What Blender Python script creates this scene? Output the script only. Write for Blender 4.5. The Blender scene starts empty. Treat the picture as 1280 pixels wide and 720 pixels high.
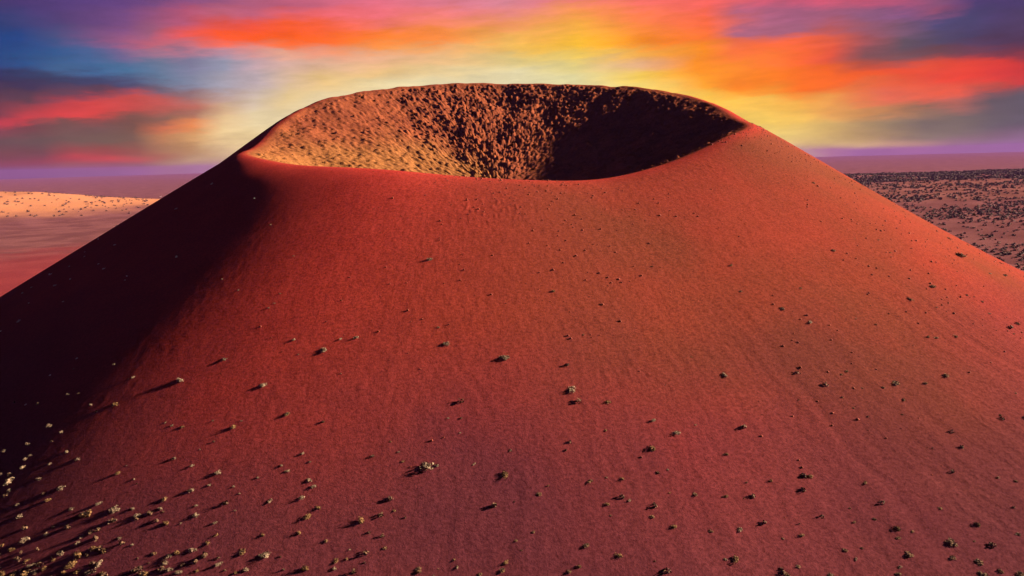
import bpy, math, random
import numpy as np
from mathutils import Matrix, Vector

random.seed(7)
rng = np.random.default_rng(11)
scene = bpy.context.scene
col = scene.collection
R = math.radians

# ------------------------------------------------------------------ camera
CZ = 100.0                       # height of the camera above datum, metres
F = 950.0                        # focal length in pixels of a 1280 wide frame
PITCH, ROLL = R(9.55), R(1.5)


def ray(x, y):
    u, v = x - 640.0, 360.0 - y
    up = u * math.cos(ROLL) + v * math.sin(ROLL)
    vp = v * math.cos(ROLL) - u * math.sin(ROLL)
    return np.array([up, F * math.cos(PITCH) + vp * math.sin(PITCH),
                     vp * math.cos(PITCH) - F * math.sin(PITCH)])


cam_data = bpy.data.cameras.new('camera')
cam_data.sensor_width = 36.0
cam_data.lens = 36.0 * F / 1280.0
cam_data.clip_start = 0.5
cam_data.clip_end = 60000.0
cam = bpy.data.objects.new('camera', cam_data)
col.objects.link(cam)
fwd = Vector((0, math.cos(PITCH), -math.sin(PITCH)))
up0 = Vector((0, math.sin(PITCH), math.cos(PITCH)))
rt0 = Vector((1, 0, 0))
rt = rt0 * math.cos(ROLL) - up0 * math.sin(ROLL)
upv = up0 * math.cos(ROLL) + rt0 * math.sin(ROLL)
m = Matrix((rt, upv, -fwd)).transposed().to_4x4()
m.translation = Vector((0, 0, CZ))
cam.matrix_world = m
scene.camera = cam

# ------------------------------------------------------------------ numpy noise


def _hash(ix, iy, seed):
    h = (ix.astype(np.int64) * 374761393 + iy.astype(np.int64) * 668265263 + seed * 1442695041) & 0xffffffff
    h = ((h ^ (h >> 13)) * 1274126177) & 0xffffffff
    h = (h ^ (h >> 16)) & 0xffffffff
    return h / 4294967295.0


def vnoise(x, y, seed=0):
    ix, iy = np.floor(x), np.floor(y)
    fx, fy = x - ix, y - iy
    fx = fx * fx * fx * (fx * (fx * 6 - 15) + 10)
    fy = fy * fy * fy * (fy * (fy * 6 - 15) + 10)
    a, b = _hash(ix, iy, seed), _hash(ix + 1, iy, seed)
    c, d = _hash(ix, iy + 1, seed), _hash(ix + 1, iy + 1, seed)
    return (a + (b - a) * fx) * (1 - fy) + (c + (d - c) * fx) * fy


def fbm(x, y, seed=0, octaves=4):
    s, a, t = 0.0, 1.0, 0.0
    for k in range(octaves):
        s = s + a * (vnoise(x, y, seed + k * 17) * 2 - 1)
        t += a
        a *= 0.5
        x, y = x * 2.03 + 11.3, y * 2.03 - 7.1
    return s / t


def worley(x, y, seed=0):
    ix, iy = np.floor(x), np.floor(y)
    best = np.full(x.shape, 9.0)
    cid = np.zeros(x.shape)
    for dx in (-1, 0, 1):
        for dy in (-1, 0, 1):
            jx, jy = ix + dx, iy + dy
            px = jx + _hash(jx, jy, seed)
            py = jy + _hash(jx, jy, seed + 5)
            d = np.hypot(x - px, y - py)
            near = d < best
            cid = np.where(near, _hash(jx, jy, seed + 9), cid)
            best = np.where(near, d, best)
    return best, cid


def sstep(a, b, x):
    t = np.clip((x - a) / (b - a), 0, 1)
    return t * t * (3 - 2 * t)


# ------------------------------------------------------------------ the terrain as height functions
CX, CY, RAD = -4.0, 330.0, 103.0
rim_px = [(921, 150, 0), (900, 134, 1), (850, 117, 1), (800, 110, 1), (750, 106.5, 1), (640, 104, 1), (590, 104, 1),
          (540, 106, 1), (500, 109, 1), (450, 114, 1), (400, 125, 1), (360, 146, 1), (324, 184.5, 0), (336, 200, -1),
          (360, 205.5, -1), (400, 208, -1), (450, 209.5, -1), (500, 213, -1), (550, 218, -1), (600, 222.5, -1), (650, 224.5, -1),
          (700, 226.5, -1), (740, 226, -1), (770, 222, -1), (810, 212, -1), (850, 199, -1), (890, 181, -1), (908, 170, -1)]
rim = []
for (x, y, side) in rim_px:
    d = ray(x, y)
    if side == 0:
        t = CY / d[1]
        rim.append((d[0] * t, CY, d[2] * t))
        continue
    # meet of the vertical plane of this ray with the rim circle
    A = d[0] ** 2 + d[1] ** 2
    B = -2 * (d[0] * CX + d[1] * CY)
    Cc = CX ** 2 + CY ** 2 - RAD ** 2
    disc = max(B * B - 4 * A * Cc, 0)
    t = (-B + side * math.sqrt(disc)) / (2 * A)
    rim.append((d[0] * t, d[1] * t, d[2] * t))
rim = np.array(rim)
r_ang = np.arctan2(rim[:, 1] - CY, rim[:, 0] - CX)
r_rad = np.hypot(rim[:, 1] - CY, rim[:, 0] - CX)
order = np.argsort(r_ang)
r_ang, r_rad, r_z = r_ang[order], r_rad[order], rim[order, 2]
GA = np.linspace(-math.pi, math.pi, 721)


def periodic(vals, width):
    v = np.interp(GA, np.concatenate([r_ang - 2 * math.pi, r_ang, r_ang + 2 * math.pi]), np.tile(vals, 3))
    k = np.exp(-0.5 * (np.arange(-60, 61) / width) ** 2)
    k /= k.sum()
    vv = np.concatenate([v[:-1], v[:-1], v[:-1]])
    o = np.convolve(vv, k, 'same')[720:1440]
    return np.concatenate([o, o[:1]])


RIM_R, RIM_Z = periodic(r_rad, 9), periodic(r_z, 7)


def plain_z(x, y):
    """height of the desert floor relative to the camera"""
    z = -86.0 + 22.0 * np.clip(np.tanh(x / 320.0), 0, 1) + 10.0 * np.clip(np.tanh(x / 600.0), -1, 0)
    # the ground to the right climbs to a low plateau
    side = sstep(0.10, 0.42, x / np.maximum(np.abs(y), 60.0) * np.sign(y)) * sstep(200, 500, y)
    z = z + side * 17.0 * sstep(480, 1300, y + 0.15 * x)
    z = z - side * 45.0 * sstep(1500, 2600, y)
    # sunlit hill far away on the left
    hx, hy = (x + 1390.0) / 330.0, (y - 1830.0) / 260.0
    z = z + 56.0 * np.exp(-0.5 * (hx * hx + hy * hy)) * (1 + 0.18 * fbm(x / 160, y / 160, 31, 3))
    far = sstep(250, 900, np.hypot(x, y - 250))
    z = z + far * 2.6 * fbm(x / 170, y / 130, 3, 3) + far * 9.0 * fbm(x / 1500, y / 1500, 4, 2) * sstep(1800, 4000, np.hypot(x, y))
    return z


BOWL_OFF, BOWL_Z = 34.0, -25.0


def cone_z(x, y, detail=False):
    dx, dy = x - CX, y - CY
    a = np.arctan2(dy, dx)
    r = np.hypot(dx, dy)
    rr, rz = np.interp(a, GA, RIM_R), np.interp(a, GA, RIM_Z)
    rr = rr + 0.6 * fbm(np.cos(a) * 2.5 + 9, np.sin(a) * 2.5, 71, 2)
    rz = rz + 0.8 * fbm(np.cos(a) * 9 + 3, np.sin(a) * 9, 72, 3) * sstep(-0.3, 0.6, np.sin(a))
    s = r - rr
    near = sstep(-0.30, -0.97, np.sin(a))              # the front lip is broad, elsewhere a sharper crest
    w = 3.5 + 8.5 * near
    slope = 0.605 + 0.02 * np.cos(a) + 0.025 * np.exp(-((a + 2.25) / 0.42) ** 2)
    out = slope * (np.sqrt(s * s + w * w) - w)
    # the bowl: from its lowest point, off centre towards the front, up to every point of the rim
    fx, fy = dx, dy + BOWL_OFF
    phi = np.arctan2(fy, fx)
    rad = rr
    for _ in range(3):
        reach = BOWL_OFF * np.sin(phi) + np.sqrt(np.maximum(rad * rad - (BOWL_OFF * np.cos(phi)) ** 2, 1.0))
        a2 = np.arctan2(reach * np.sin(phi) - BOWL_OFF, reach * np.cos(phi))
        rad = np.interp(a2, GA, RIM_R) + 0.6 * fbm(np.cos(a2) * 2.5 + 9, np.sin(a2) * 2.5, 71, 2)
    rz2 = np.interp(a2, GA, RIM_Z) + 0.8 * fbm(np.cos(a2) * 9 + 3, np.sin(a2) * 9, 72, 3) * sstep(-0.3, 0.6, np.sin(a2))
    t = np.clip(np.hypot(fx, fy) / reach, 0, 1)
    f0 = 1 - (np.sqrt(t * t + 0.05) - math.sqrt(0.05)) / (math.sqrt(1.05) - math.sqrt(0.05))
    f0 = np.sqrt(f0 * f0 + 0.025 ** 2) - 0.025
    zi = rz2 - (rz2 - BOWL_Z) * f0
    z = np.where(s > 0, rz - out, zi)
    # foot of the cone runs out into the plain
    pz = plain_z(x, y)
    k = 7.0 + 8.0 * sstep(-0.2, 0.5, np.cos(a))
    zo = np.logaddexp(z / k, pz / k) * k
    z = np.where(s > 10, z + (zo - z) * sstep(10, 60, s), z)
    # soft large unevenness and rills running down the outer slope
    o = sstep(4, 40, s)
    z = z + o * 0.30 * fbm(x / 48, y / 48, 5, 1)
    ang = a * 60.0
    rill = fbm(ang + 1.5 * fbm(x / 20, y / 20, 8, 2), r / 60.0, 13, 3)
    z = z + o * sstep(25, 120, s) * 0.11 * rill * sstep(-0.55, 0.35, np.cos(a))
    if detail:
        z = z.copy()
        # loose cinder, pebbles and small hollows on the outside
        m_ = s > 0
        x1, y1, s1, z1 = x[m_], y[m_], s[m_], z[m_]
        calm = 0.15 + 0.85 * sstep(-0.62, -0.05, np.cos(a[m_]))
        z1 = z1 + calm * sstep(0, 6, s1) * (0.06 * fbm(x1 / 1.3, y1 / 1.3, 21, 3))
        patch = sstep(0.0, 0.5, fbm(x1 / 26, y1 / 26, 44, 3) + 0.22 * sstep(70, 15, s1) - 0.20)
        f1, cid = worley(x1 / 1.5, y1 / 1.5, 51)
        z1 = z1 + calm * sstep(3, 10, s1) * patch * np.where(cid > 0.66, 0.16 * np.clip(1 - (f1 / 0.36) ** 2, 0, 1), 0)
        z[m_] = z1
        # rubble covering the inner wall: lumps of several sizes
        m_ = s < 0
        x1, y1, s1, z1, a1 = x[m_], y[m_], s[m_], z[m_], a[m_]
        i_ = sstep(-1, -7, s1)
        leftish = sstep(-0.30, -0.85, np.cos(a1))
        amp = i_ * (1.0 - 0.40 * leftish - 0.45 * sstep(0.25, 0.75, np.cos(a1)))
        f3, c3 = worley(x1 / 2.1 + 0.35 * fbm(x1 / 2, y1 / 2, 61, 2), y1 / 2.1, 62)
        f4, c4 = worley(x1 / 1.15, y1 / 1.15, 66)
        lump = np.clip(1 - (f3 / 0.62) ** 2, 0, 1) * (0.2 + 1.4 * c3 * c3)
        lump2 = np.clip(1 - (f4 / 0.6) ** 2, 0, 1) * (0.25 + 0.9 * c4)
        z[m_] = z1 + amp * (0.95 * lump + 0.6 * lump2 + 1.6 * fbm(x1 / 9, y1 / 9, 69, 3) + 1.8 * fbm(x1 / 26, y1 / 26, 74, 2) - 0.7)
    return z


def surf_z(x, y):
    r = np.hypot(x - CX, y - CY)
    return np.where(r < 318.0, cone_z(x, y), plain_z(x, y))


def hit(px, py):
    """point of the terrain seen at a pixel of the photograph"""
    d = ray(px, py)
    d = d / np.linalg.norm(d)
    t = np.concatenate([np.arange(90, 620, 2.5), np.arange(620, 3000, 12.0)])
    P = d[None, :] * t[:, None]
    below = P[:, 2] < surf_z(P[:, 0], P[:, 1])
    if not below.any():
        return None
    i = int(np.argmax(below))
    lo, hi = t[max(i - 1, 0)], t[i]
    for _ in range(9):
        mid = 0.5 * (lo + hi)
        p = d * mid
        if p[2] < surf_z(np.array([p[0]]), np.array([p[1]]))[0]:
            hi = mid
        else:
            lo = mid
    return d * hi, hi


# ------------------------------------------------------------------ mesh and material helpers
def grid_mesh(name, X, Y, Z, wrap, attrs):
    n, k = X.shape
    co = np.stack([X, Y, Z], -1).reshape(-1, 3).astype(np.float32)
    i = np.arange(n if wrap else n - 1)
    j = np.arange(k - 1)
    I, J = np.meshgrid(i, j, indexing='ij')
    I2 = (I + 1) % n
    q = np.stack([I * k + J, I * k + J + 1, I2 * k + J + 1, I2 * k + J], -1).reshape(-1, 4)
    me = bpy.data.meshes.new(name)
    me.vertices.add(len(co))
    me.vertices.foreach_set('co', co.ravel())
    me.loops.add(q.size)
    me.loops.foreach_set('vertex_index', q.ravel().astype(np.int32))
    me.polygons.add(len(q))
    me.polygons.foreach_set('loop_start', (np.arange(len(q)) * 4).astype(np.int32))
    me.update(calc_edges=True)
    me.polygons.foreach_set('use_smooth', np.ones(len(q), bool))
    for an, val in attrs.items():
        at = me.attributes.new(an, 'FLOAT', 'POINT')
        at.data.foreach_set('value', val.ravel().astype(np.float32))
    return me


def faces_mesh(name, verts, faces, smooth=False, mats=None):
    me = bpy.data.meshes.new(name)
    me.from_pydata([tuple(v) for v in verts], [], faces)
    me.update()
    if smooth:
        me.polygons.foreach_set('use_smooth', np.ones(len(me.polygons), bool))
    return me


def link(name, me, mat, parent=None):
    o = bpy.data.objects.new(name, me)
    col.objects.link(o)
    if mat is not None and len(me.materials) == 0:
        me.materials.append(mat)
    if parent:
        o.parent = parent
    return o


class NT:
    """small node-graph builder"""

    def __init__(self, tree):
        self.t = tree
        self.t.nodes.clear()

    def new(self, typ, **kw):
        n = self.t.nodes.new(typ)
        for k_, v in kw.items():
            setattr(n, k_, v)
        return n

    def put(self, sock, v):
        if v is None:
            return
        if hasattr(v, 'is_linked') or isinstance(v, bpy.types.NodeSocket):
            self.t.links.new(v, sock)
        else:
            sock.default_value = v

    def math(self, op, a, b=None, c=None, clamp=False):
        n = self.new('ShaderNodeMath', operation=op, use_clamp=clamp)
        self.put(n.inputs[0], a)
        self.put(n.inputs[1], b)
        self.put(n.inputs[2], c)
        return n.outputs[0]

    def mix(self, f, a, b):
        n = self.new('ShaderNodeMix', data_type='RGBA', blend_type='MIX')
        self.put(n.inputs[0], f)
        self.put(n.inputs[6], a)
        self.put(n.inputs[7], b)
        return n.outputs[2]

    def rng(self, v, a, b, c=0.0, d=1.0, smooth=True):
        n = self.new('ShaderNodeMapRange', interpolation_type='SMOOTHSTEP' if smooth else 'LINEAR')
        n.clamp = True
        self.put(n.inputs[0], v)
        for i, q in enumerate((a, b, c, d)):
            n.inputs[1 + i].default_value = q
        return n.outputs[0]

    def noise(self, vec, scale, detail=4, rough=0.55, dist=0.0):
        n = self.new('ShaderNodeTexNoise')
        self.put(n.inputs['Vector'], vec)
        n.inputs['Scale'].default_value = scale
        n.inputs['Detail'].default_value = detail
        n.inputs['Roughness'].default_value = rough
        n.inputs['Distortion'].default_value = dist
        return n.outputs['Fac']

    def attr(self, name):
        return self.new('ShaderNodeAttribute', attribute_name=name).outputs['Fac']


def rgb(r, g, b):
    return (r, g, b, 1.0)


def ground_material():
    mat = bpy.data.materials.new('cinder_ground')
    mat.use_nodes = True
    g = NT(mat.node_tree)
    out = g.new('ShaderNodeOutputMaterial')
    bs = g.new('ShaderNodeBsdfPrincipled')
    g.t.links.new(bs.outputs[0], out.inputs[0])
    pos = g.new('ShaderNodeNewGeometry').outputs['Position']
    fine = g.noise(pos, 1.6, 6, 0.7)
    med = g.noise(pos, 0.11, 5, 0.6)
    big = g.noise(pos, 0.018, 4, 0.55)
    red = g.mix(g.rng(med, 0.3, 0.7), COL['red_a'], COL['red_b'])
    c = g.mix(g.attr('sunside_dim'), red, COL['orange'])
    c = g.mix(g.attr('low'), c, g.mix(g.attr('sunside_dim'), g.mix(g.rng(big, 0.35, 0.65), COL['low_dim_a'], COL['low_dim_b']), g.mix(g.rng(big, 0.35, 0.65), COL['east_dim_a'], COL['east_dim_b'])))
    c = g.mix(g.attr('inner'), c, g.mix(g.rng(med, 0.35, 0.7), COL['inner_a'], COL['inner_b']))
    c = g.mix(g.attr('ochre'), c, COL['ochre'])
    flat = g.mix(g.rng(big, 0.35, 0.65), COL['plain_a'], COL['plain_b'])
    c = g.mix(g.attr('plain'), c, flat)
    c = g.mix(g.attr('sand'), c, COL['sand'])
    # grain
    dark = g.mix(g.rng(fine, 0.25, 0.75), rgb(0.62, 0.60, 0.60), rgb(1.35, 1.38, 1.38))
    mul = g.new('ShaderNodeMix', data_type='RGBA', blend_type='MULTIPLY')
    mul.inputs[0].default_value = 1.0
    g.put(mul.inputs[6], c)
    g.put(mul.inputs[7], dark)
    g.t.links.new(mul.outputs[2], bs.inputs['Base Color'])
    bs.inputs['Roughness'].default_value = 1.0
    bs.inputs['Specular IOR Level'].default_value = 0.0
    f2 = g.noise(pos, 3.2, 5, 0.65)
    h = g.math('ADD', g.math('MULTIPLY', fine, 0.6), g.math('MULTIPLY', f2, 0.3))
    b = g.new('ShaderNodeBump')
    b.inputs['Strength'].default_value = 0.55
    b.inputs['Distance'].default_value = 0.22
    g.put(b.inputs['Height'], h)
    g.t.links.new(b.outputs[0], bs.inputs['Normal'])
    return mat


def leaf_material(name, a, b, rough=0.9):
    mat = bpy.data.materials.new(name)
    mat.use_nodes = True
    g = NT(mat.node_tree)
    out = g.new('ShaderNodeOutputMaterial')
    bs = g.new('ShaderNodeBsdfPrincipled')
    g.t.links.new(bs.outputs[0], out.inputs[0])
    pos = g.new('ShaderNodeNewGeometry').outputs['Position']
    g.put(bs.inputs['Base Color'], g.mix(g.rng(g.noise(pos, 1.3, 4, 0.7), 0.35, 0.65), a, b))
    bs.inputs['Roughness'].default_value = rough
    bs.inputs['Specular IOR Level'].default_value = 0.1
    return mat


COL = dict(red_a=rgb(.178, .0160, .0125), red_b=rgb(.215, .0210, .0155), orange=rgb(.079, .0200, .0108),  # orange cinder tone, darkened to offset the stronger sun on the right flank
           low_dim_a=rgb(.063, .0138, .0192), low_dim_b=rgb(.084, .0172, .0205),  # lower slope: a dim purple fade like a vignette, put into the colour
           east_dim_a=rgb(.047, .0108, .0132), east_dim_b=rgb(.064, .0148, .0155),  # same fade on the right, darker still to hold back the sun
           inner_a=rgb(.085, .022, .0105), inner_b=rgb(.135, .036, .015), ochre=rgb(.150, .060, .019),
           plain_a=rgb(.072, .025, .024), plain_b=rgb(.104, .038, .036), sand=rgb(.25, .098, .044))

EXPOSURE = 2.78
SUN_E, SUN_AZ = R(19.8), R(10.0)          # elevation; azimuth from +X towards +Y

# ------------------------------------------------------------------ cone
near_t = np.linspace(math.pi * 0.97, math.pi * 2.03, 1700, endpoint=False)
far_t = np.linspace(math.pi * 2.03, math.pi * 2.97, 620, endpoint=False)
th = np.concatenate([near_t, far_t])
rr = np.concatenate([np.arange(0.3, 96, 0.75), np.arange(96, 116, 0.45), np.arange(116, 250, 0.7), np.arange(250, 352, 2.0)])
T, Q = np.meshgrid(th, rr, indexing='ij')
X, Y = CX + Q * np.cos(T), CY + Q * np.sin(T)
Z = cone_z(X, Y, True)
Z = Z - 3.0 * sstep(322, 345, Q)
A_ = np.arctan2(Y - CY, X - CX)
S_ = Q - np.interp(A_, GA, RIM_R)
nz = fbm(X / 45, Y / 45, 81, 4)
nz2 = fbm(X / 14, Y / 14, 82, 4)
depth = (Z + 6) / -80.0                                   # 0 at the lip, 1 at the foot


def zone_plain(x, y):
    r = np.hypot(x - CX, y - CY)
    n = fbm(x / 60, y / 60, 83, 4)
    east = sstep(-0.2, 0.5, np.cos(np.arctan2(y - CY, x - CX)))
    p = sstep(235, 330, r + 45 * n + 25 * east)
    # red cinder apron reaching out over the flat on the left
    west = sstep(-0.55, -0.9, x / np.maximum(np.hypot(x, y), 1)) + sstep(-150, -420, x) * sstep(2000, 500, np.hypot(x, y))
    west = np.clip(west, 0, 1) * sstep(1180, 1000, np.hypot(x, y) + 130 * n)
    return p * (1 - west)


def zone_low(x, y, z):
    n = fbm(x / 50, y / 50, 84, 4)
    return sstep(-28, -66, z + 14 * n)  # mask of the painted dimming, stronger further down the slope


attrs = dict(sunside_dim=sstep(0.05, 0.85, np.cos(A_ + 0.55)) * np.clip(0.85 + 0.5 * nz, 0, 1) * sstep(-5, 10, S_),  # sun-facing side, where the colour is dimmed against the light
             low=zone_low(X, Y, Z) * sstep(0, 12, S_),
             inner=sstep(2, -3, S_),
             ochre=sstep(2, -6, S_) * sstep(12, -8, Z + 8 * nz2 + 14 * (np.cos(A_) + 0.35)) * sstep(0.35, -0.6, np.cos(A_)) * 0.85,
             plain=zone_plain(X, Y), sand=0 * X)
MAT_GROUND = ground_material()
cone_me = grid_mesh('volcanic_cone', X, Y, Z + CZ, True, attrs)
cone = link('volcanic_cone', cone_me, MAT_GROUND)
cone['kind'] = 'structure'
cone['label'] = 'red cinder cone with a wide open crater in its top'

# ------------------------------------------------------------------ desert floor, one sheet to the horizon
tf = np.linspace(R(-52), R(52), 760)
tb = np.linspace(R(52), R(308), 120)[1:-1]
tt = np.concatenate([tf, tb])
rad = np.concatenate([np.linspace(0, 60, 6), np.geomspace(70, 3000, 620), np.geomspace(3100, 16000, 50)])
T, Q = np.meshgrid(tt, rad, indexing='ij')
X, Y = Q * np.sin(T), Q * np.cos(T)
Z = plain_z(X, Y)
rc = np.hypot(X - CX, Y - CY)
Z = Z - 4.0 * sstep(318, 296, rc)
nz = fbm(X / 90, Y / 90, 85, 3)
hillm = np.exp(-0.5 * (((X + 1390) / 360) ** 2 + ((Y - 1830) / 300) ** 2))
attrs = dict(sunside_dim=0 * X, low=zone_low(X, Y, Z) * (1 - 0.35 * sstep(-150, -450, X)), inner=0 * X, ochre=0 * X, plain=zone_plain(X, Y),
             sand=np.maximum(sstep(0.16, 0.42, hillm + 0.08 * nz), 0.10 * (X > 100) * sstep(830, 900, Y + 30 * nz) * sstep(1190, 1120, Y + 30 * nz)))
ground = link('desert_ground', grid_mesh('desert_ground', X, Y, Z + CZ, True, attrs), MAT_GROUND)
ground['kind'] = 'structure'
ground['label'] = 'reddish desert floor around the cone'

# ------------------------------------------------------------------ shrubs
MAT_LEAF = {
    'p': leaf_material('dry_pale_leaves', rgb(.085, .054, .033), rgb(.22, .150, .095)),
    'w': leaf_material('brightened_pale_leaves', rgb(.50, .46, .40), rgb(.72, .66, .58)),  # pale leaves brightened in colour to show on the shaded flank
    'o': leaf_material('olive_leaves', rgb(.085, .046, .018), rgb(.16, .085, .032)),
    'd': leaf_material('dark_leaves', rgb(.060, .031, .017), rgb(.165, .086, .040)),
}
MAT_WOOD = leaf_material('grey_wood', rgb(.03, .02, .015), rgb(.06, .04, .03))


def foliage_mesh(name, seed, n, kind, flat=0.62, lobes=3, leaf=0.075):
    """a shrub crown one metre wide: leaf tufts spread through a few overlapping domes"""
    r_ = random.Random(seed)
    ls = []
    for k_ in range(lobes):
        a = r_.uniform(0, 6.28)
        d = r_.uniform(0.05, 0.26) if lobes > 1 else 0
        ls.append((d * math.cos(a), d * math.sin(a), r_.uniform(0.16, 0.34), r_.uniform(0.5, 1.3)))
    V, Fc = [], []
    for _ in range(n):
        lx, ly, lr, lh = r_.choice(ls)
        a, zc = r_.uniform(0, 6.28), r_.uniform(0.0, 1.0)
        q = math.sqrt(1 - zc * zc)
        k_ = r_.uniform(0.55, 1.05) if r_.random() < 0.8 else r_.uniform(0.2, 0.6)
        p = Vector((lx + lr * k_ * q * math.cos(a), ly + lr * k_ * q * math.sin(a), 0.02 + lr * k_ * zc * 2 * flat * lh))
        nrm = Vector((q * math.cos(a) + r_.gauss(0, .5), q * math.sin(a) + r_.gauss(0, .5), zc + r_.gauss(0, .4))).normalized()
        tx = nrm.orthogonal().normalized()
        tx.rotate(Matrix.Rotation(r_.uniform(0, 6.28), 3, nrm))
        ty = nrm.cross(tx)
        s1, s2 = leaf * r_.uniform(.6, 1.3), leaf * r_.uniform(.4, .9)
        b = len(V)
        V += [p - tx * s1, p - ty * s2 + nrm * .02, p + tx * s1, p + ty * s2 + nrm * .02]
        Fc += [(b, b + 1, b + 2, b + 3)]
    me = faces_mesh(name, V, Fc)
    me.materials.append(MAT_LEAF[kind])
    return me


def tube(V, Fc, p0, p1, r0, r1, n=5):
    d = (p1 - p0).normalized()
    u = d.orthogonal().normalized()
    w = d.cross(u)
    b = len(V)
    for p, r in ((p0, r0), (p1, r1)):
        for i in range(n):
            a = 2 * math.pi * i / n
            V.append(p + u * (r * math.cos(a)) + w * (r * math.sin(a)))
    for i in range(n):
        Fc.append((b + i, b + (i + 1) % n, b + n + (i + 1) % n, b + n + i))
    Fc.append(tuple(b + n + i for i in range(n)))


def stem_mesh(name, seed, h=0.34):
    r_ = random.Random(seed)
    V, Fc = [], []
    tube(V, Fc, Vector((0, 0, -0.08)), Vector((0, 0, 0.06)), 0.05, 0.04)
    for k_ in range(6):
        a = k_ * 1.05 + r_.uniform(-.3, .3)
        e = r_.uniform(.12, .26)
        q = Vector((0.55 * e * math.cos(a), 0.55 * e * math.sin(a), h * .5))
        tube(V, Fc, Vector((0, 0, 0.0)), q, 0.03, 0.02)
        tube(V, Fc, q, Vector((e * math.cos(a), e * math.sin(a), h * r_.uniform(.8, 1.1))), 0.02, 0.008)
    me = faces_mesh(name, V, Fc)
    me.materials.append(MAT_WOOD)
    return me


PROTO = {}
for k_, kind in enumerate('podw'):
    PROTO[kind] = [foliage_mesh('foliage', 100 * k_ + i, (190, 210, 170, 230)[i], kind, flat=(.62, .75, .5, .68)[i] * (0.75 if kind == 'd' else 1),
                                lobes=(4, 3, 6, 5)[i], leaf=.075) for i in range(4)]
STEMS = [stem_mesh('trunk', 900 + i) for i in range(3)]

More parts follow.
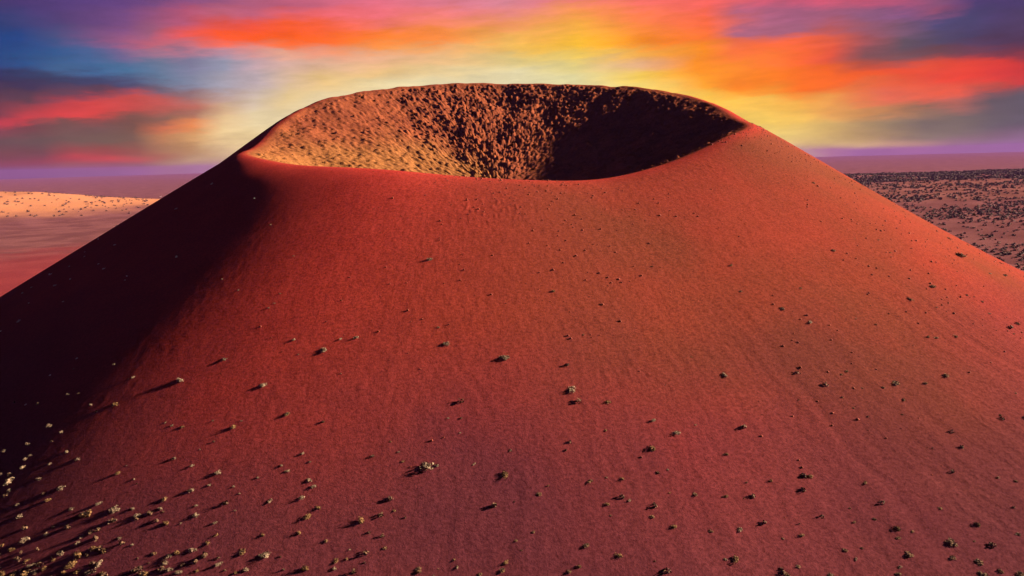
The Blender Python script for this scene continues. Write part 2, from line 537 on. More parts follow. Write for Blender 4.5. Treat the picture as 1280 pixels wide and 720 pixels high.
# pixel x, pixel y of the foot, width in pixels, kind  (p pale, o olive, d dark)
SHRUBS = """
265 230 8 p;201 246 3 p;220 261 7 p;146 282 3 p;144 306 4 p;105 321 4 p;123 330 4 p;130 336 4 p;87 333 4 p;63 343 6 p;88 349 4 p;69 357 4 p;
40 359 4 p;29 366 4 p;79 377 4 p;23 402 6 p;1 414 4 p;159 345 4 p;157 350 3 p;221 321 6 p;278 349 3 p;298 363 3 p;96 448 4 p;92 461 3 p;143 455 4 p;
167 472 6 p;161 474 3 p;63 469 3 p;280 449 9 p;224 476 10 p;318 248 4 p;123 299 3 p;106 315 3 p;36 379 3 p;
338 281 4 p;367 320 3 p;350 367 4 p;336 385 4 p;343 379 3 p;367 425 7 p;405 438 13 p;426 424 5 p;445 422 9 p;373 443 3 p;330 481 12 p;537 325 10 p;
548 409 5 p;558 430 13 p;631 447 16 p;426 467 3 p;
85 493 5 p;32 506 3 p;144 506 9 o;114 506 5 p;62 532 9 p;77 540 5 p;6 563 9 p;34 556 7 p;38 569 6 p;32 574 7 p;29 584 8 p;84 565 6 p;97 574 8 p;
62 580 7 p;1 593 6 p;12 602 11 p;48 599 9 p;12 613 6 p;76 610 9 p;22 631 5 p;24 646 9 p;60 625 6 o;89 636 6 p;124 630 8 p;107 643 14 o;144 637 13 p;
137 653 6 p;166 636 5 p;172 644 9 p;58 668 7 p;66 659 5 p;31 676 11 p;207 528 4 p;215 532 5 p;228 534 6 o;293 534 9 o;302 526 4 p;266 526 3 p;147 592 8 o;
218 573 6 p;240 582 8 p;273 591 12 p;262 606 5 p;239 613 9 p;245 632 5 p;245 644 8 p;208 654 8 o;201 636 6 p;292 608 4 p;299 617 4 p;294 638 3 p;
269 654 5 p;226 654 4 p;205 624 12 d;250 562 3 p;168 599 4 p;158 582 3 p;
76 692 10 p;67 700 6 o;97 679 6 p;103 671 6 p;97 695 14 o;89 706 12 o;124 705 9 p;149 673 6 p;119 686 10 o;130 689 9 o;39 708 8 p;35 700 7 o;32 717 11 o;
42 715 8 p;56 711 8 o;18 717 9 o;4 717 8 o;110 716 10 p;79 717 8 o;2 682 6 o;15 687 7 o;97 715 8 o;128 718 9 o;
260 678 7 o;271 669 5 o;241 687 9 p;221 692 8 o;211 695 9 p;207 704 7 p;212 712 9 p;223 716 8 p;179 717 11 o;165 681 4 p;246 714 6 o;274 706 8 p;303 690 12 o;
307 712 7 p;295 716 5 o;193 692 10 d;
338 626 8 p;328 669 7 o;332 693 12 p;373 667 8 o;359 518 11 o;378 567 6 p;387 577 6 p;352 582 6 p;359 589 7 p;322 597 5 p;387 600 9 p;392 608 7 p;377 622 10 p;
397 635 8 o;384 646 10 o;450 652 15 o;493 638 5 o;407 676 9 d;480 685 10 d;380 711 12 o;420 701 8 o;418 711 6 p;433 699 5 o;522 712 15 d;533 583 23 p;546 582 8 p;
503 577 6 o;498 565 4 p;593 580 6 p;632 593 15 o;638 563 6 p;560 523 4 p;575 541 4 p;488 552 4 o;568 699 8 d;572 709 6 p;628 712 12 d;632 703 8 o;548 711 4 d;
600 718 10 d;437 687 4 p;
715 487 16 p;760 503 9 o;817 526 8 p;845 541 13 p;869 531 4 p;757 538 5 o;815 562 15 o;907 568 8 o;822 591 10 d;835 587 4 p;737 601 10 d;758 597 5 p;777 599 8 o;
673 617 12 d;685 607 4 o;868 617 12 d;907 621 8 o;758 630 9 o;787 626 6 p;763 644 5 d;815 645 9 d;842 658 10 o;667 665 9 d;645 675 7 d;652 688 4 d;925 662 9 p;
888 664 7 d;733 681 16 d;773 695 11 o;723 708 9 o;712 714 11 d;825 717 6 d;920 699 13 o;907 699 6 p;933 603 4 o;930 623 3 o;837 616 4 o;
1053 497 5 o;1067 510 4 d;1128 518 4 d;1085 521 4 p;1013 596 9 o;963 601 7 o;1082 603 8 o;1093 649 9 d;1068 653 6 o;1122 662 12 o;1123 672 8 d;1140 664 6 d;
1002 669 8 o;978 673 5 d;1055 687 11 d;1077 685 5 d;997 708 13 d;1137 693 17 d;1125 709 7 p;985 719 11 d;1037 719 14 d;1190 678 21 d;1190 698 16 d;1222 702 15 d;
1272 668 7 p;1227 718 16 d;1275 717 14 d;1250 713 10 d;1218 676 5 d;1222 657 11 o;1175 635 6 o;1062 635 5 d;1270 602 6 o;1123 717 11 d;1070 699 6 p;
1000 360 6 d;978 386 8 p;1013 403 8 p;1070 398 3 p;1137 374 8 o;1165 358 10 o;1209 369 6 d;1217 371 5 d;1228 377 5 d;1237 392 8 d;1170 422 10 d;1194 420 8 o;
1160 421 6 o;1272 405 8 o;1267 417 5 d;1119 478 16 d;1104 484 6 d;1078 485 7 d;1066 510 5 d;1058 464 6 o;1130 500 6 o;1156 479 8 o;1183 470 9 o;1269 491 5 d;
1250 519 5 o;1095 406 5 o;1171 384 5 d;998 500 5 d;1052 468 4 o;691 364 9 o;905 469 9 p;815 333 6 d;926 364 6 d;832 481 4 d;864 446 4 d;729 418 6 d;914 332 7 o;
1017 229 7 o;1042 313 9 d;1098 300 4 p;1198 319 18 d;1237 342 8 d;1255 344 9 d;1068 298 3 o;1113 316 4 o;993 323 5 d;1185 298 8 d;1203 297 9 d;1228 295 7 d;
1209 306 9 d;1238 309 6 d;1248 318 10 d;1266 309 9 d;1274 318 11 d;1250 329 7 d;1228 313 10 d;1257 314 7 d;1196 339 4 d
"""
# shrubs that can be found by themselves: pixel -> (label, short name used by the neighbours' labels)
MARK = {
    (265, 230): ('pale shrub highest on the black left flank, just below the rim', 'the highest pale shrub on the black flank'),
    (221, 321): ('pale speck of a shrub alone in the middle of the black left flank', 'the lone shrub mid black flank'),
    (63, 343): ('brightest pale shrub of the scatter beside the black left skyline', 'the brightest shrub by the left skyline'),
    (130, 336): ('lower shrub of a close pale pair under the left skyline', 'the close pair under the left skyline'),
    (23, 402): ('pale shrub alone on the blackest ground near the left edge', 'the lone shrub at the black left edge'),
    (167, 472): ('pale twin shrub where the black flank begins to redden', 'the twin shrub where the flank reddens'),
    (280, 449): ('pale shrub with a short shadow, upper one on the dark red slope', 'the upper pale shrub on dark red'),
    (224, 476): ('pale wide shrub with a long black shadow on the dark red slope', 'the long-shadowed shrub on dark red'),
    (405, 438): ('round grey shrub, largest of a short line across the red slope', 'the round grey shrub of the line'),
    (537, 325): ('small pale shrub alone high on the red slope below the crater lip', 'the lone shrub below the crater lip'),
    (558, 430): ('low pale shrub with a smaller one just above it, mid red slope', 'the low pale shrub mid slope'),
    (631, 447): ('big pale round shrub alone at the centre of the red slope', 'the big round shrub mid slope'),
    (330, 481): ('pale shrub above the olive one, left part of the red slope', 'the pale shrub left on red'),
    (359, 518): ('olive and pale shrub with a dark left side, left part of the red slope', 'the olive shrub left on red'),
    (293, 534): ('olive shrub trailing a long black shadow and a bright tip', 'the shrub with a bright tip'),
    (62, 532): ('bright pale shrub topmost of the speckled group on black ground', 'the top speck on black ground'),
    (12, 602): ('fluffy pale shrub at the left edge, largest on the black ground', 'the fluffy shrub at the left edge'),
    (97, 574): ('pale tall shrub on the right side of the black-ground specks', 'the tall speck on black ground'),
    (144, 637): ('brightest cream shrub of the lower left, casting a black shadow', 'the cream shrub in the lower left'),
    (273, 591): ('cream shrub with a long flat black shadow reaching left', 'the cream shrub with flat shadow'),
    (239, 613): ('round yellowish shrub standing under the cream one with flat shadow', 'the round yellowish shrub'),
    (97, 695): ('wide olive shrub in the thick brush of the bottom left corner', 'the wide bottom-left olive shrub'),
    (31, 676): ('pale shrub on bare purple ground just above the corner brush', 'the pale shrub above corner brush'),
    (303, 690): ('olive shrub with a long black slanting shadow near the bottom', 'the slant-shadowed olive shrub'),
    (211, 695): ('pale shrub in the tangled knot of bushes at the bottom', 'the tangled knot at the bottom'),
    (387, 600): ('grey pair shrub with a black shadow, in the column of tufts', 'the grey shrub in the tuft column'),
    (450, 652): ('olive shrub on a sand mound with a black hollow at its left', 'the mound shrub with black hollow'),
    (522, 712): ('black leafy shrub at the bottom edge, left of centre', 'the black bottom-edge shrub'),
    (533, 583): ('broad tan dome-shaped shrub low on the middle of the slope', 'the broad tan dome shrub'),
    (632, 593): ('olive shrub with a black left side, right of the tan dome', 'the olive shrub beyond the dome'),
    (715, 487): ('flat cream shrub with a dark underside, right of slope centre', 'the flat cream shrub'),
    (845, 541): ('cream shrub lying like a wedge on the red slope', 'the cream wedge shrub'),
    (815, 562): ('spiky olive shrub with dark sides, below the cream wedge', 'the spiky olive shrub'),
    (868, 617): ('dark shrub on the right of the spiky olive one, lower slope', 'the dark lower-slope shrub'),
    (673, 617): ('black double shrub on the lower middle slope', 'the black double shrub'),
    (733, 681): ('low flat dark shrub, the widest at bottom centre', 'the widest bottom-centre shrub'),
    (925, 662): ('bright pale shrub among dull ones on the lower right slope', 'the bright lower-right shrub'),
    (997, 708): ('round black shrub near the bottom edge, right of centre', 'the round black bottom shrub'),
    (1122, 662): ('ochre shrub above the low dark crescent at the lower right', 'the ochre lower-right shrub'),
    (1137, 693): ('low dark crescent of a shrub at the lower right', 'the dark crescent shrub'),
    (1190, 678): ('largest dark green shrub of the lower right corner', 'the largest corner shrub'),
    (1119, 478): ('lone big dark shrub on the smooth right slope', 'the lone dark right-slope shrub'),
    (1170, 422): ('dark oval shrub with a pale tuft beside it, right slope', 'the dark oval right-slope shrub'),
    (978, 386): ('cream tuft of the pair high on the right slope', 'the high cream tuft'),
    (1198, 319): ('long dark shrub lying along the edge of the right slope', 'the long edge shrub'),
    (1042, 313): ('dark slanting shrub alone on the upper right slope', 'the upper right slanting shrub'),
    (905, 469): ('pale small shrub alone between centre and right slope', 'the pale lone centre-right shrub'),
    (691, 364): ('brown shrub alone on the pebbly red slope under the crater', 'the lone pebbly-slope shrub'),
    (1274, 318): ('largest dark shrub of the scrub at the foot of the right flank', 'the largest flank-foot shrub'),
}
GROUP = 'desert shrubs dotted over the cinder slopes'
shr = []
for rec in SHRUBS.replace('\n', '').split(';'):
    f_ = rec.split()
    if len(f_) == 4:
        shr.append((int(f_[0]), int(f_[1]), float(f_[2]), f_[3]))
DIRS = ['right of', 'up and right of', 'straight above', 'up and left of', 'left of', 'down and left of', 'straight below', 'down and right of']
TINT = {'p': 'pale', 'o': 'olive brown', 'd': 'dark'}
NTH = ['', 'second nearest ', 'third nearest ', 'fourth nearest ', 'fifth nearest ', 'sixth nearest ', 'seventh nearest ', 'eighth nearest ',
       'ninth nearest ', 'tenth nearest ']
labels = {}
slots = {}
for i, (x, y, w, kd) in enumerate(shr):
    if (x, y) in MARK:
        labels[i] = MARK[(x, y)][0]
        continue
    best = min(MARK, key=lambda q: (q[0] - x) ** 2 + 1.3 * (q[1] - y) ** 2)
    ang = math.atan2(best[1] - y, x - best[0])
    o8 = int(round(ang / (math.pi / 4))) % 8
    slots.setdefault((best, o8), []).append((math.hypot(best[0] - x, best[1] - y), i))
for (best, o8), lst in slots.items():
    lst.sort()
    for n_, (_, i) in enumerate(lst):
        w, kd = shr[i][2], shr[i][3]
        size = 'tiny' if w < 5 else 'small' if w < 9 else 'medium-sized' if w < 12 else 'large'
        first = 'nearest ' if len(lst) > 1 and n_ == 0 else NTH[n_]
        labels[i] = f"{first}{size} {TINT[kd]} shrub {DIRS[o8]} {MARK[best][1]}"


def place_shrub(i, rec):
    x, y, w, kd = rec
    h_ = hit(x, y)
    if h_ is None:
        return
    p, dist = h_
    width = w * dist / F * (0.95 if kd == 'd' else 1.2 if y > 600 and x < 450 else 1.05)
    e = 0.6
    zx = (surf_z(np.array([p[0] + e]), np.array([p[1]])) - surf_z(np.array([p[0] - e]), np.array([p[1]])))[0] / (2 * e)
    zy = (surf_z(np.array([p[0]]), np.array([p[1] + e])) - surf_z(np.array([p[0]]), np.array([p[1] - e])))[0] / (2 * e)
    nrm = Vector((-zx, -zy, 1)).normalized()
    upd = (Vector((0, 0, 1)) * 0.55 + nrm * 0.45).normalized()
    rot = upd.to_track_quat('Z', 'Y').to_matrix() @ Matrix.Rotation(random.uniform(0, 6.28), 3, 'Z')
    sx, sy = width * random.uniform(.85, 1.2), width * random.uniform(.6, 1.05)
    sz = width * random.uniform(.85, 1.2) * (0.50 if kd == 'd' else 0.62)
    base = Vector((p[0], p[1], p[2] + CZ - 0.03 * width))
    fol = PROTO['w' if kd == 'p' and p[0] < -70 and math.atan2(p[1] - CY, p[0] - CX) % 6.2832 < R(238) else kd][i % 4]  # brightened leaves stand in for light on the shaded left flank
    if w >= 11:
        root = bpy.data.objects.new('shrub', None)
        root.empty_display_size = 0.3
        col.objects.link(root)
        for nm, me in (('foliage', fol), ('trunk', STEMS[i % 3])):
            c = bpy.data.objects.new(nm, me)
            col.objects.link(c)
            c.parent = root
    else:
        root = bpy.data.objects.new('shrub', fol)
        col.objects.link(root)
    root.matrix_world = Matrix.Translation(base) @ rot.to_4x4() @ Matrix.Diagonal((sx, sy, sz, 1))
    root['label'] = labels[i]
    root['category'] = 'shrub'
    root['group'] = GROUP


for i, rec in enumerate(shr):
    place_shrub(i, rec)

# ------------------------------------------------------------------ uncountable scrub of the desert floor, one object
def scrub_mesh(pts, seed):
    r_ = np.random.default_rng(seed)
    n = len(pts)
    per = 26
    P0 = np.array(pts)
    x, y, z, sz = [P0[:, i][:, None] for i in range(4)]
    a = r_.uniform(0, 6.28, (n, per))
    zc = r_.uniform(0, 1, (n, per))
    q = np.sqrt(1 - zc * zc)
    k_ = r_.uniform(.5, 1.05, (n, per)) * sz * 0.5
    P = np.stack([x + k_ * q * np.cos(a) * r_.uniform(.8, 1.3, (n, 1)), y + k_ * q * np.sin(a), z + k_ * zc * r_.uniform(.9, 1.5, (n, 1))], -1)
    nr = np.stack([q * np.cos(a), q * np.sin(a), zc], -1) + r_.normal(0, .45, (n, per, 3))
    nr /= np.linalg.norm(nr, axis=-1, keepdims=True)
    t1 = np.cross(nr, r_.normal(0, 1, (n, per, 3)))
    t1 /= np.linalg.norm(t1, axis=-1, keepdims=True)
    t2 = np.cross(nr, t1)
    l1 = (sz * r_.uniform(.12, .25, (n, per)))[..., None]
    l2 = (sz * r_.uniform(.10, .2, (n, per)))[..., None]
    V = np.stack([P - t1 * l1, P - t2 * l2, P + t1 * l1, P + t2 * l2], 2).astype(np.float32)
    V = V.reshape(-1, 3)
    fc = np.arange(len(V)).reshape(-1, 4)
    me = bpy.data.meshes.new('desert_scrub')
    me.vertices.add(len(V))
    me.vertices.foreach_set('co', V.ravel())
    me.loops.add(fc.size)
    me.loops.foreach_set('vertex_index', fc.ravel().astype(np.int32))
    me.polygons.add(len(fc))
    me.polygons.foreach_set('loop_start', (np.arange(len(fc)) * 4).astype(np.int32))
    me.update(calc_edges=True)
    return me


pts = []
# right-hand plain
n = 90000
gx, gy = rng.uniform(150, 1500, n), rng.uniform(300, 1650, n)
rc = np.hypot(gx - CX, gy - CY)
dn = fbm(gx / 120, gy / 70, 201, 3) + 0.5 * fbm(gx / 25, gy / 25, 205, 2)
yy = gy + 40 * fbm(gx / 160, gy / 160, 207, 2)
belt = 0.80 + 0.55 * sstep(650, 700, yy) * sstep(880, 820, yy) - 0.38 * sstep(840, 900, yy) * sstep(1180, 1120, yy) - 0.25 * sstep(1150, 1250, yy)
keep = (rc > 240) & (gx / gy > 0.30) & (gx / gy < 1.0) & (rng.uniform(0, 1, n) < belt * sstep(-0.70, 0.45, dn - 0.55 * sstep(310, 245, rc)))
for x, y, z in zip(gx[keep], gy[keep], surf_z(gx[keep], gy[keep])):
    pts.append((x, y, z + CZ - .1, random.uniform(1.2, 3.6) * (1.0 if y < 850 else 1.3 if y < 1150 else 1.7)))
# hill and flats on the left
n = 1500
gx, gy = rng.uniform(-2000, -620, n), rng.uniform(1250, 2100, n)
hm = np.exp(-0.5 * (((gx + 1390) / 360) ** 2 + ((gy - 1830) / 300) ** 2))
keep = rng.uniform(0, 1, n) < 0.05 + 0.75 * sstep(0.12, 0.4, hm)
for x, y, z in zip(gx[keep], gy[keep], surf_z(gx[keep], gy[keep])):
    pts.append((x, y, z + CZ - .1, random.uniform(3, 7)))
MAT_SCRUB = leaf_material('scrub_leaves', rgb(.034, .017, .013), rgb(.090, .042, .030))
scrub = link('desert_scrub', scrub_mesh(pts, 5), MAT_SCRUB)
scrub['kind'] = 'stuff'
scrub['label'] = 'dark low scrub covering the desert floor beyond the cone'

# low dry tufts between the shrubs: far too many and too small to count, one object
n = 9000
gx, gy = rng.uniform(-150, 150, n), rng.uniform(96, 215, n)
gz = surf_z(gx, gy)
bl = sstep(30, -75, gx + 0.9 * (gy - 110))                     # thick on the ground at the lower left
den = 0.045 * sstep(-40, -68, gz) + 0.85 * bl * sstep(-58, -72, gz) * sstep(-0.25, 0.35, fbm(gx / 11, gy / 8, 301, 3))
keep = rng.uniform(0, 1, n) < den
tufts = [(x, y, z + CZ - .05, random.uniform(.35, 1.3)) for x, y, z in zip(gx[keep], gy[keep], gz[keep])]
MAT_TUFT = leaf_material('dry_tuft_leaves', rgb(.026, .013, .008), rgb(.095, .052, .027))
pts = tufts
brush = link('dry_brush', scrub_mesh(tufts, 8), MAT_TUFT)
brush['kind'] = 'stuff'
brush['label'] = 'low dry tufts scattered between the shrubs'

# loose cinder stones lying on the outer slope, one object
n = 9000
a_ = rng.uniform(math.pi * 1.02, math.pi * 2.0, n)
q_ = 103 + 130 * rng.uniform(0, 1, n) ** 1.3
gx, gy = CX + q_ * np.cos(a_), CY + q_ * np.sin(a_)
den = sstep(-0.15, 0.55, fbm(gx / 24, gy / 24, 311, 3) + 0.25 * np.cos(a_ + 0.9) - 0.1) * sstep(0.35, .8, np.cos(a_ + 0.75))
keep = (rng.uniform(0, 1, n) < den) & (rng.uniform(-66, -38, n) < surf_z(gx, gy))
gx, gy = gx[keep], gy[keep]
gz = surf_z(gx, gy) + CZ
ns = len(gx)
base = np.array([(1, 0, 0), (0, 1, 0), (-1, 0, 0), (0, -1, 0), (0, 0, 1), (0, 0, -1)], float)
tri = np.array([(0, 1, 4), (1, 2, 4), (2, 3, 4), (3, 0, 4), (1, 0, 5), (2, 1, 5), (3, 2, 5), (0, 3, 5)])
size = (0.10 + 0.32 * rng.uniform(0, 1, ns) ** 3)[:, None, None]
SV = base[None] * size * rng.uniform(.6, 1.3, (ns, 6, 1)) + rng.normal(0, .12, (ns, 6, 3)) * size
SV = SV + np.stack([gx, gy, gz], -1)[:, None, :]
SF = (tri[None] + 6 * np.arange(ns)[:, None, None]).reshape(-1, 3)
st_me = bpy.data.meshes.new('loose_stones')
st_me.vertices.add(ns * 6)
st_me.vertices.foreach_set('co', SV.astype(np.float32).ravel())
st_me.loops.add(SF.size)
st_me.loops.foreach_set('vertex_index', SF.ravel().astype(np.int32))
st_me.polygons.add(len(SF))
st_me.polygons.foreach_set('loop_start', (np.arange(len(SF)) * 3).astype(np.int32))
st_me.update(calc_edges=True)
stones = link('loose_stones', st_me, leaf_material('cinder_stone', rgb(.055, .012, .008), rgb(.14, .028, .014), 1.0))
stones['kind'] = 'stuff'
stones['label'] = 'small loose cinder stones strewn over the slope'

# ------------------------------------------------------------------ haze
import bmesh
bm = bmesh.new()
bmesh.ops.create_cube(bm, size=1.0)
HB = 17000.0
zlo, zhi = float((Z + CZ).min()) - 3.0, CZ + 60.0
for v in bm.verts:
    v.co = Vector((v.co.x * 2 * HB, v.co.y * 2 * HB, zhi if v.co.z > 0 else zlo))
hm_ = bpy.data.meshes.new('haze')
bm.to_mesh(hm_)
hz = bpy.data.materials.new('haze_air')
hz.use_nodes = True
g = NT(hz.node_tree)
o_ = g.new('ShaderNodeOutputMaterial')
pv = g.new('ShaderNodeVolumePrincipled')
pv.inputs['Color'].default_value = rgb(.135, .06, .215)
pv.inputs['Density'].default_value = 0.45e-4
pv.inputs['Anisotropy'].default_value = 0.0
g.t.links.new(pv.outputs[0], o_.inputs['Volume'])
haze = link('haze', hm_, hz)
haze['kind'] = 'stuff'
haze['label'] = 'mauve evening haze lying over the desert'

# ------------------------------------------------------------------ sky: sunset cloud bands by direction
SKY = {
    0: "0 65 50 105;25 38 55 110;50 22 62 125;75 32 65 125;98 45 40 85;112 70 48 78;128 100 55 72;142 120 55 70;152 190 55 68;160 125 62 72;175 100 70 72;195 120 65 65;206 140 62 65;213 110 70 95",
    80: "0 80 55 115;25 85 60 115;45 70 75 125;65 45 85 140;85 60 95 140;100 55 55 90;115 100 60 80;128 190 60 65;142 212 60 60;152 115 75 72;175 110 82 75;188 150 70 62;197 195 65 58;206 150 80 65;214 125 85 110",
    160: "0 95 60 120;25 118 72 125;50 150 85 125;65 110 95 140;85 70 110 150;105 80 75 110;118 200 75 70;132 195 72 65;148 125 78 68;175 115 85 70;192 150 82 62;200 190 82 62;207 150 95 75;214 150 100 130",
    240: "0 130 75 125;15 185 85 115;30 180 85 115;45 230 85 80;58 200 110 125;75 125 120 150;100 130 135 160;115 150 112 115;130 185 105 90;145 170 112 92;160 240 142 80;172 215 160 100;185 190 140 90;200 195 155 110;210 175 130 140",
    320: "0 175 90 120;15 195 95 120;30 240 80 50;50 255 90 20;62 225 140 130;80 200 165 170;100 190 170 175;125 210 188 165;150 236 213 165;175 240 212 155;205 200 150 140",
    400: "0 195 95 120;14 236 100 105;30 250 95 50;50 255 105 30;62 235 150 120;80 225 178 150;100 235 195 130;130 238 215 168;205 210 160 140",
    480: "0 230 110 130;15 238 110 120;30 242 115 100;45 250 125 40;58 250 150 70;70 240 180 140;90 238 195 130;105 235 215 165;150 238 215 168;203 220 160 130",
    640: "0 215 130 145;15 235 135 130;30 240 150 90;45 240 175 85;60 238 185 90;75 225 200 130;95 228 214 168;150 238 215 168;200 225 165 120",
    720: "0 240 120 120;12 248 150 75;35 250 175 60;55 252 190 45;70 240 200 90;85 225 205 130;100 232 220 160;150 238 215 168;198 225 165 115",
    800: "0 250 112 100;20 252 125 70;40 255 140 50;52 253 140 20;65 240 170 70;80 235 178 130;95 250 205 80;110 250 215 110;150 250 212 110;196 225 165 115",
    880: "0 250 100 90;25 252 105 60;45 255 115 40;60 252 140 10;85 255 145 15;105 253 160 30;120 253 195 70;150 250 208 95;194 225 165 115",
    960: "0 210 85 110;20 175 95 125;40 170 95 120;55 255 105 50;75 255 120 40;95 255 125 5;113 250 145 30;125 252 190 75;150 250 205 90;175 245 215 120;191 210 160 130",
    1040: "0 210 80 105;20 165 90 120;35 180 85 90;50 225 90 60;70 225 80 50;90 250 100 10;105 250 105 20;120 245 160 70;140 240 165 80;160 215 175 100;178 228 192 110;188 190 130 140",
    1120: "0 180 80 115;20 130 80 125;35 120 80 105;55 95 75 90;75 125 75 80;90 235 75 35;105 235 95 50;120 235 105 75;135 190 125 80;155 150 125 95;172 165 135 95;181 205 160 115;187 165 105 145",
    1200: "0 80 55 115;25 70 60 105;45 70 55 95;65 110 55 75;80 225 60 40;95 235 60 40;112 235 85 60;125 170 95 85;145 110 95 90;165 120 105 95;178 150 115 120;186 160 105 148",
    1280: "0 70 50 100;30 75 50 90;50 75 40 75;70 130 40 60;80 200 40 40;100 205 45 50;108 130 70 80;120 90 80 95;150 90 82 95;170 130 100 125;183 150 105 150",
    40: "0 70 50 108;25 60 60 115;50 30 65 130;75 35 75 132;95 48 55 95;108 60 45 80;122 90 55 70;136 160 58 65;148 205 60 65;158 120 65 70;175 100 75 72;192 110 65 65;203 145 60 62;209 130 70 75;214 110 72 100",
    120: "0 88 58 120;25 100 65 120;48 120 80 128;65 70 95 145;85 62 100 148;102 60 62 100;112 95 60 80;125 212 65 62;140 215 65 60;150 140 72 68;160 112 78 74;178 112 86 72;192 160 72 60;199 215 75 60;206 150 82 70;214 130 90 115",
    200: "0 110 68 122;20 150 80 120;40 155 88 118;55 190 95 115;65 165 110 135;80 105 120 150;95 100 120 150;110 110 95 115;122 190 85 78;138 180 90 78;152 140 95 78;162 215 115 75;172 190 125 80;185 165 115 78;195 175 110 75;205 175 130 85;212 165 115 120",
    280: "0 150 82 122;15 190 95 118;32 225 80 65;45 250 85 35;55 245 105 80;65 190 140 155;80 150 150 172;100 165 158 172;118 190 157 148;135 210 172 135;150 230 194 142;165 240 206 148;190 210 175 130;210 175 130 140",
    360: "0 185 90 118;15 232 95 95;28 248 90 40;45 255 92 15;58 248 120 70;66 230 165 140;80 215 172 160;100 215 182 155;118 225 195 140;150 238 215 168;207 200 150 140",
    560: "0 222 120 138;15 238 122 118;30 242 130 95;40 248 138 60;50 250 140 60;60 240 175 110;75 236 190 130;90 232 205 150;105 232 215 170;150 238 215 168;202 220 160 130",
    920: "0 225 95 105;15 180 95 120;25 215 100 100;40 170 98 125;50 235 105 70;65 252 115 50;85 253 140 25;105 252 130 10;116 252 160 40;125 253 195 75;150 248 205 92;193 225 165 115",
    1000: "0 205 80 108;20 165 90 122;38 160 92 118;50 240 95 55;70 250 100 40;90 252 110 10;108 253 110 5;118 250 150 50;130 248 180 70;150 240 190 85;170 235 200 110;188 225 185 130",
    1080: "0 200 80 110;20 140 85 120;35 150 85 105;50 165 80 85;70 130 75 80;85 190 75 50;97 248 90 20;110 240 110 50;122 238 125 70;138 215 145 80;155 180 145 95;172 190 155 95;182 225 185 115;188 165 108 150",
    1160: "0 130 75 115;15 150 75 110;28 75 65 110;50 80 65 95;65 110 65 75;80 220 70 40;95 235 70 45;112 232 90 60;125 220 95 70;138 140 105 85;155 115 100 92;172 135 118 98;181 190 145 115;186 165 105 148",
    1240: "0 72 50 105;30 72 52 95;50 75 45 80;66 115 45 65;77 215 50 40;95 220 50 45;105 190 70 60;115 115 78 85;130 95 82 92;155 100 90 95;172 130 105 110;184 155 108 148",
}
SKY = dict(sorted(SKY.items()))


def lin(c):
    c = c / 255.0
    return c / 12.92 if c <= 0.04045 else ((c + 0.055) / 1.055) ** 2.4


world = bpy.data.worlds.new('World')
scene.world = world
world.use_nodes = True
g = NT(world.node_tree)
wout = g.new('ShaderNodeOutputWorld')
bg = g.new('ShaderNodeBackground')
g.t.links.new(bg.outputs[0], wout.inputs[0])
dirv = g.new('ShaderNodeTexCoord').outputs['Generated']
sep = g.new('ShaderNodeSeparateXYZ')
g.t.links.new(dirv, sep.inputs[0])
az = g.math('ARCTAN2', sep.outputs[0], sep.outputs[1])
az = g.math('MULTIPLY', az, 180 / math.pi)
el = g.math('MULTIPLY', g.math('ARCSINE', sep.outputs[2]), 180 / math.pi)
comb = g.new('ShaderNodeCombineXYZ')
g.put(comb.inputs[0], g.math('MULTIPLY', az, 0.11))
g.put(comb.inputs[1], g.math('MULTIPLY', el, 0.34))
w1 = g.noise(comb.outputs[0], 1.0, 5, 0.55)
comb2 = g.new('ShaderNodeCombineXYZ')
g.put(comb2.inputs[0], g.math('MULTIPLY', az, 0.14))
g.put(comb2.inputs[1], g.math('MULTIPLY', el, 0.40))
g.put(comb2.inputs[2], 3.7)
w2 = g.noise(comb2.outputs[0], 1.0, 5, 0.6)
hl = g.rng(el, 0.3, 2.5)                                    # the lowest air stays in flat layers
az2 = g.math('ADD', az, g.math('MULTIPLY', g.math('SUBTRACT', w2, 0.5), 3.2))
el2 = g.math('ADD', el, g.math('MULTIPLY', g.math('MULTIPLY', g.math('SUBTRACT', w1, 0.5), 1.5), hl))
comb4 = g.new('ShaderNodeCombineXYZ')
g.put(comb4.inputs[0], g.math('MULTIPLY', az, 0.34))
g.put(comb4.inputs[1], g.math('MULTIPLY', g.math('SUBTRACT', el, g.math('MULTIPLY', az, 0.05)), 1.9))
w4 = g.noise(comb4.outputs[0], 1.0, 6, 0.62)
el2 = g.math('ADD', el2, g.math('MULTIPLY', g.math('MULTIPLY', g.math('SUBTRACT', w4, 0.5), 1.2), hl))
ELMAX = 40.0
fac = g.math('DIVIDE', g.math('SIGN', el2), 1.0)
# position on the ramps: square root spacing gives room to the low layers
fac = g.math('SQRT', g.math('DIVIDE', g.math('MAXIMUM', el2, 0.0), ELMAX), clamp=True)
cols = []
for x, txt in SKY.items():
    st = []
    for rec in txt.split(';'):
        y, r_, g_, b_ = [float(q) for q in rec.split()]
        d = ray(x, y)
        e = math.degrees(math.atan2(d[2], math.hypot(d[0], d[1])))
        st.append((max(e, 0.0), (lin(r_), lin(g_), lin(b_))))
        if y == 0:
            a0 = math.degrees(math.atan2(d[0], d[1]))
            top = st[-1]
    st.sort(key=lambda s_: s_[0])
    tc = top[1]
    st.append((18.0, (tc[0] * .45 + .01, tc[1] * .4 + .008, tc[2] * .5 + .03)))
    st.append((38.0, (.020, .017, .050)))
    d = ray(x, 120)
    cols.append((math.degrees(math.atan2(d[0], d[1])), st))
dusk = [(0.0, (.16, .06, .13)), (4.0, (.06, .03, .07)), (9.0, (.03, .02, .06)), (38.0, (.012, .012, .04))]
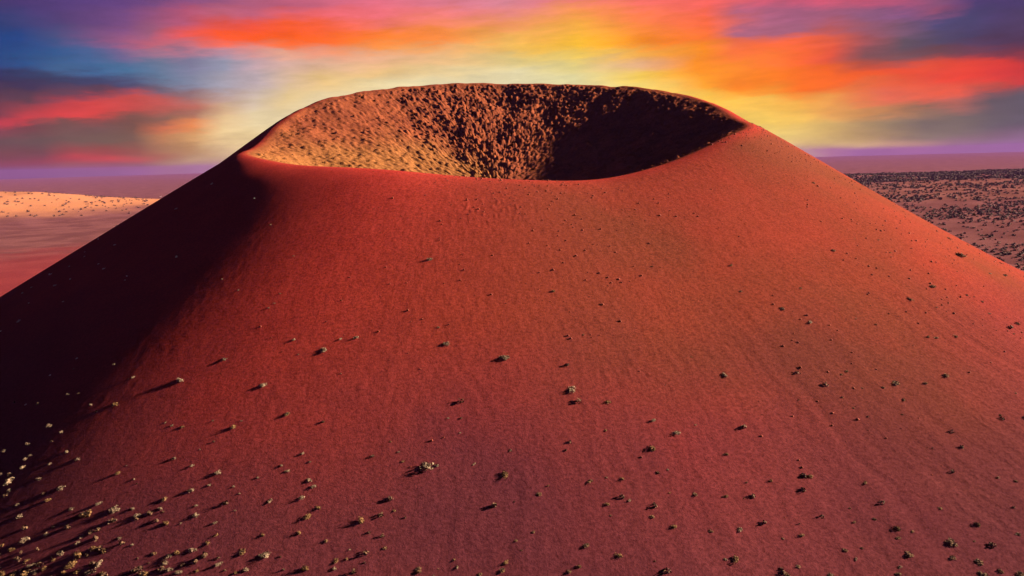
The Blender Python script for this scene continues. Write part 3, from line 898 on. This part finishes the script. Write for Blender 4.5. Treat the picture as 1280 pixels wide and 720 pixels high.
warm = [(0.0, (.28, .12, .20)), (2.0, (.13, .08, .10)), (5.0, (.30, .05, .05)), (8.0, (.09, .05, .10)), (18.0, (.04, .03, .08)), (38.0, (.015, .014, .045))]
blue_fill = [(0.0, (.18, .10, .18)), (5.0, (.06, .06, .15)), (12.0, (.035, .055, .14)), (24.0, (.02, .035, .09)), (38.0, (.03, .045, .12))]  # unseen sky left of frame, blue added as fill for the shaded flank's shrubs
cols = [(-150.0, dusk), (-105.0, blue_fill), (-52.0, blue_fill)] + cols + [(60.0, warm), (110.0, dusk)]


def ramp(st):
    n_ = g.new('ShaderNodeValToRGB')
    cr = n_.color_ramp
    cr.interpolation = 'EASE'
    stops = []
    for e, c in st:
        p_ = math.sqrt(e / ELMAX)
        if stops and p_ - stops[-1][0] < 0.002:
            p_ = stops[-1][0] + 0.002
        stops.append((p_, c))
    while len(cr.elements) < len(stops):
        cr.elements.new(1.0)
    for i, (p_, c) in enumerate(stops):
        cr.elements[i].position = p_
        cr.elements[i].color = (*c, 1)
    g.put(n_.inputs[0], fac)
    return n_.outputs[0]


c = None
for i, (a, st) in enumerate(cols):
    rmp = ramp(st)
    c = rmp if c is None else g.mix(g.rng(az2, cols[i - 1][0], a, smooth=False), c, rmp)
# fine filaments inside the cloud bands
comb3 = g.new('ShaderNodeCombineXYZ')
g.put(comb3.inputs[0], g.math('MULTIPLY', az, 0.22))
g.put(comb3.inputs[1], g.math('MULTIPLY', el, 0.85))
g.put(comb3.inputs[2], 9.1)
w3 = g.noise(comb3.outputs[0], 1.0, 5, 0.6, 0.4)
gain = g.rng(w3, 0.25, 0.75, 0.90, 1.10, False)
gain = g.math('MULTIPLY', gain, g.rng(w4, 0.25, 0.75, 0.87, 1.13, False))
sc_ = g.new('ShaderNodeVectorMath', operation='SCALE')
g.put(sc_.inputs[0], c)
g.put(sc_.inputs[3], g.math('MULTIPLY', gain, 1.0 / 2 ** EXPOSURE))
nish = g.new('ShaderNodeTexSky', sky_type='NISHITA')
nish.sun_disc = False
nish.sun_elevation = SUN_E
nish.sun_rotation = R(90.0) - SUN_AZ
nsc = g.new('ShaderNodeVectorMath', operation='SCALE')
g.put(nsc.inputs[0], nish.outputs[0])
nsc.inputs[3].default_value = 0.0004
add = g.new('ShaderNodeVectorMath', operation='ADD')
g.put(add.inputs[0], sc_.outputs[0])
g.put(add.inputs[1], nsc.outputs[0])
g.t.links.new(add.outputs[0], bg.inputs['Color'])
bg.inputs['Strength'].default_value = 1.0
world.cycles.sampling_method = 'MANUAL'
world.cycles.sample_map_resolution = 1024

# ------------------------------------------------------------------ sun
sl = bpy.data.lights.new('sun', 'SUN')
sl.energy = 5.0
sl.angle = R(2.0)
sl.color = (1.0, 0.82, 0.64)
sun = bpy.data.objects.new('sun', sl)
col.objects.link(sun)
sd = Vector((math.cos(SUN_E) * math.cos(SUN_AZ), math.cos(SUN_E) * math.sin(SUN_AZ), math.sin(SUN_E)))
sun.rotation_euler = sd.to_track_quat('Z', 'Y').to_euler()

# ------------------------------------------------------------------ render settings
scene.render.engine = 'CYCLES'
scene.view_settings.view_transform = 'Standard'
scene.view_settings.look = 'None'
scene.view_settings.exposure = EXPOSURE
scene.view_settings.gamma = 1.0
scene.cycles.use_denoising = True
scene.cycles.max_bounces = 4
scene.cycles.diffuse_bounces = 2
scene.cycles.volume_bounces = 0
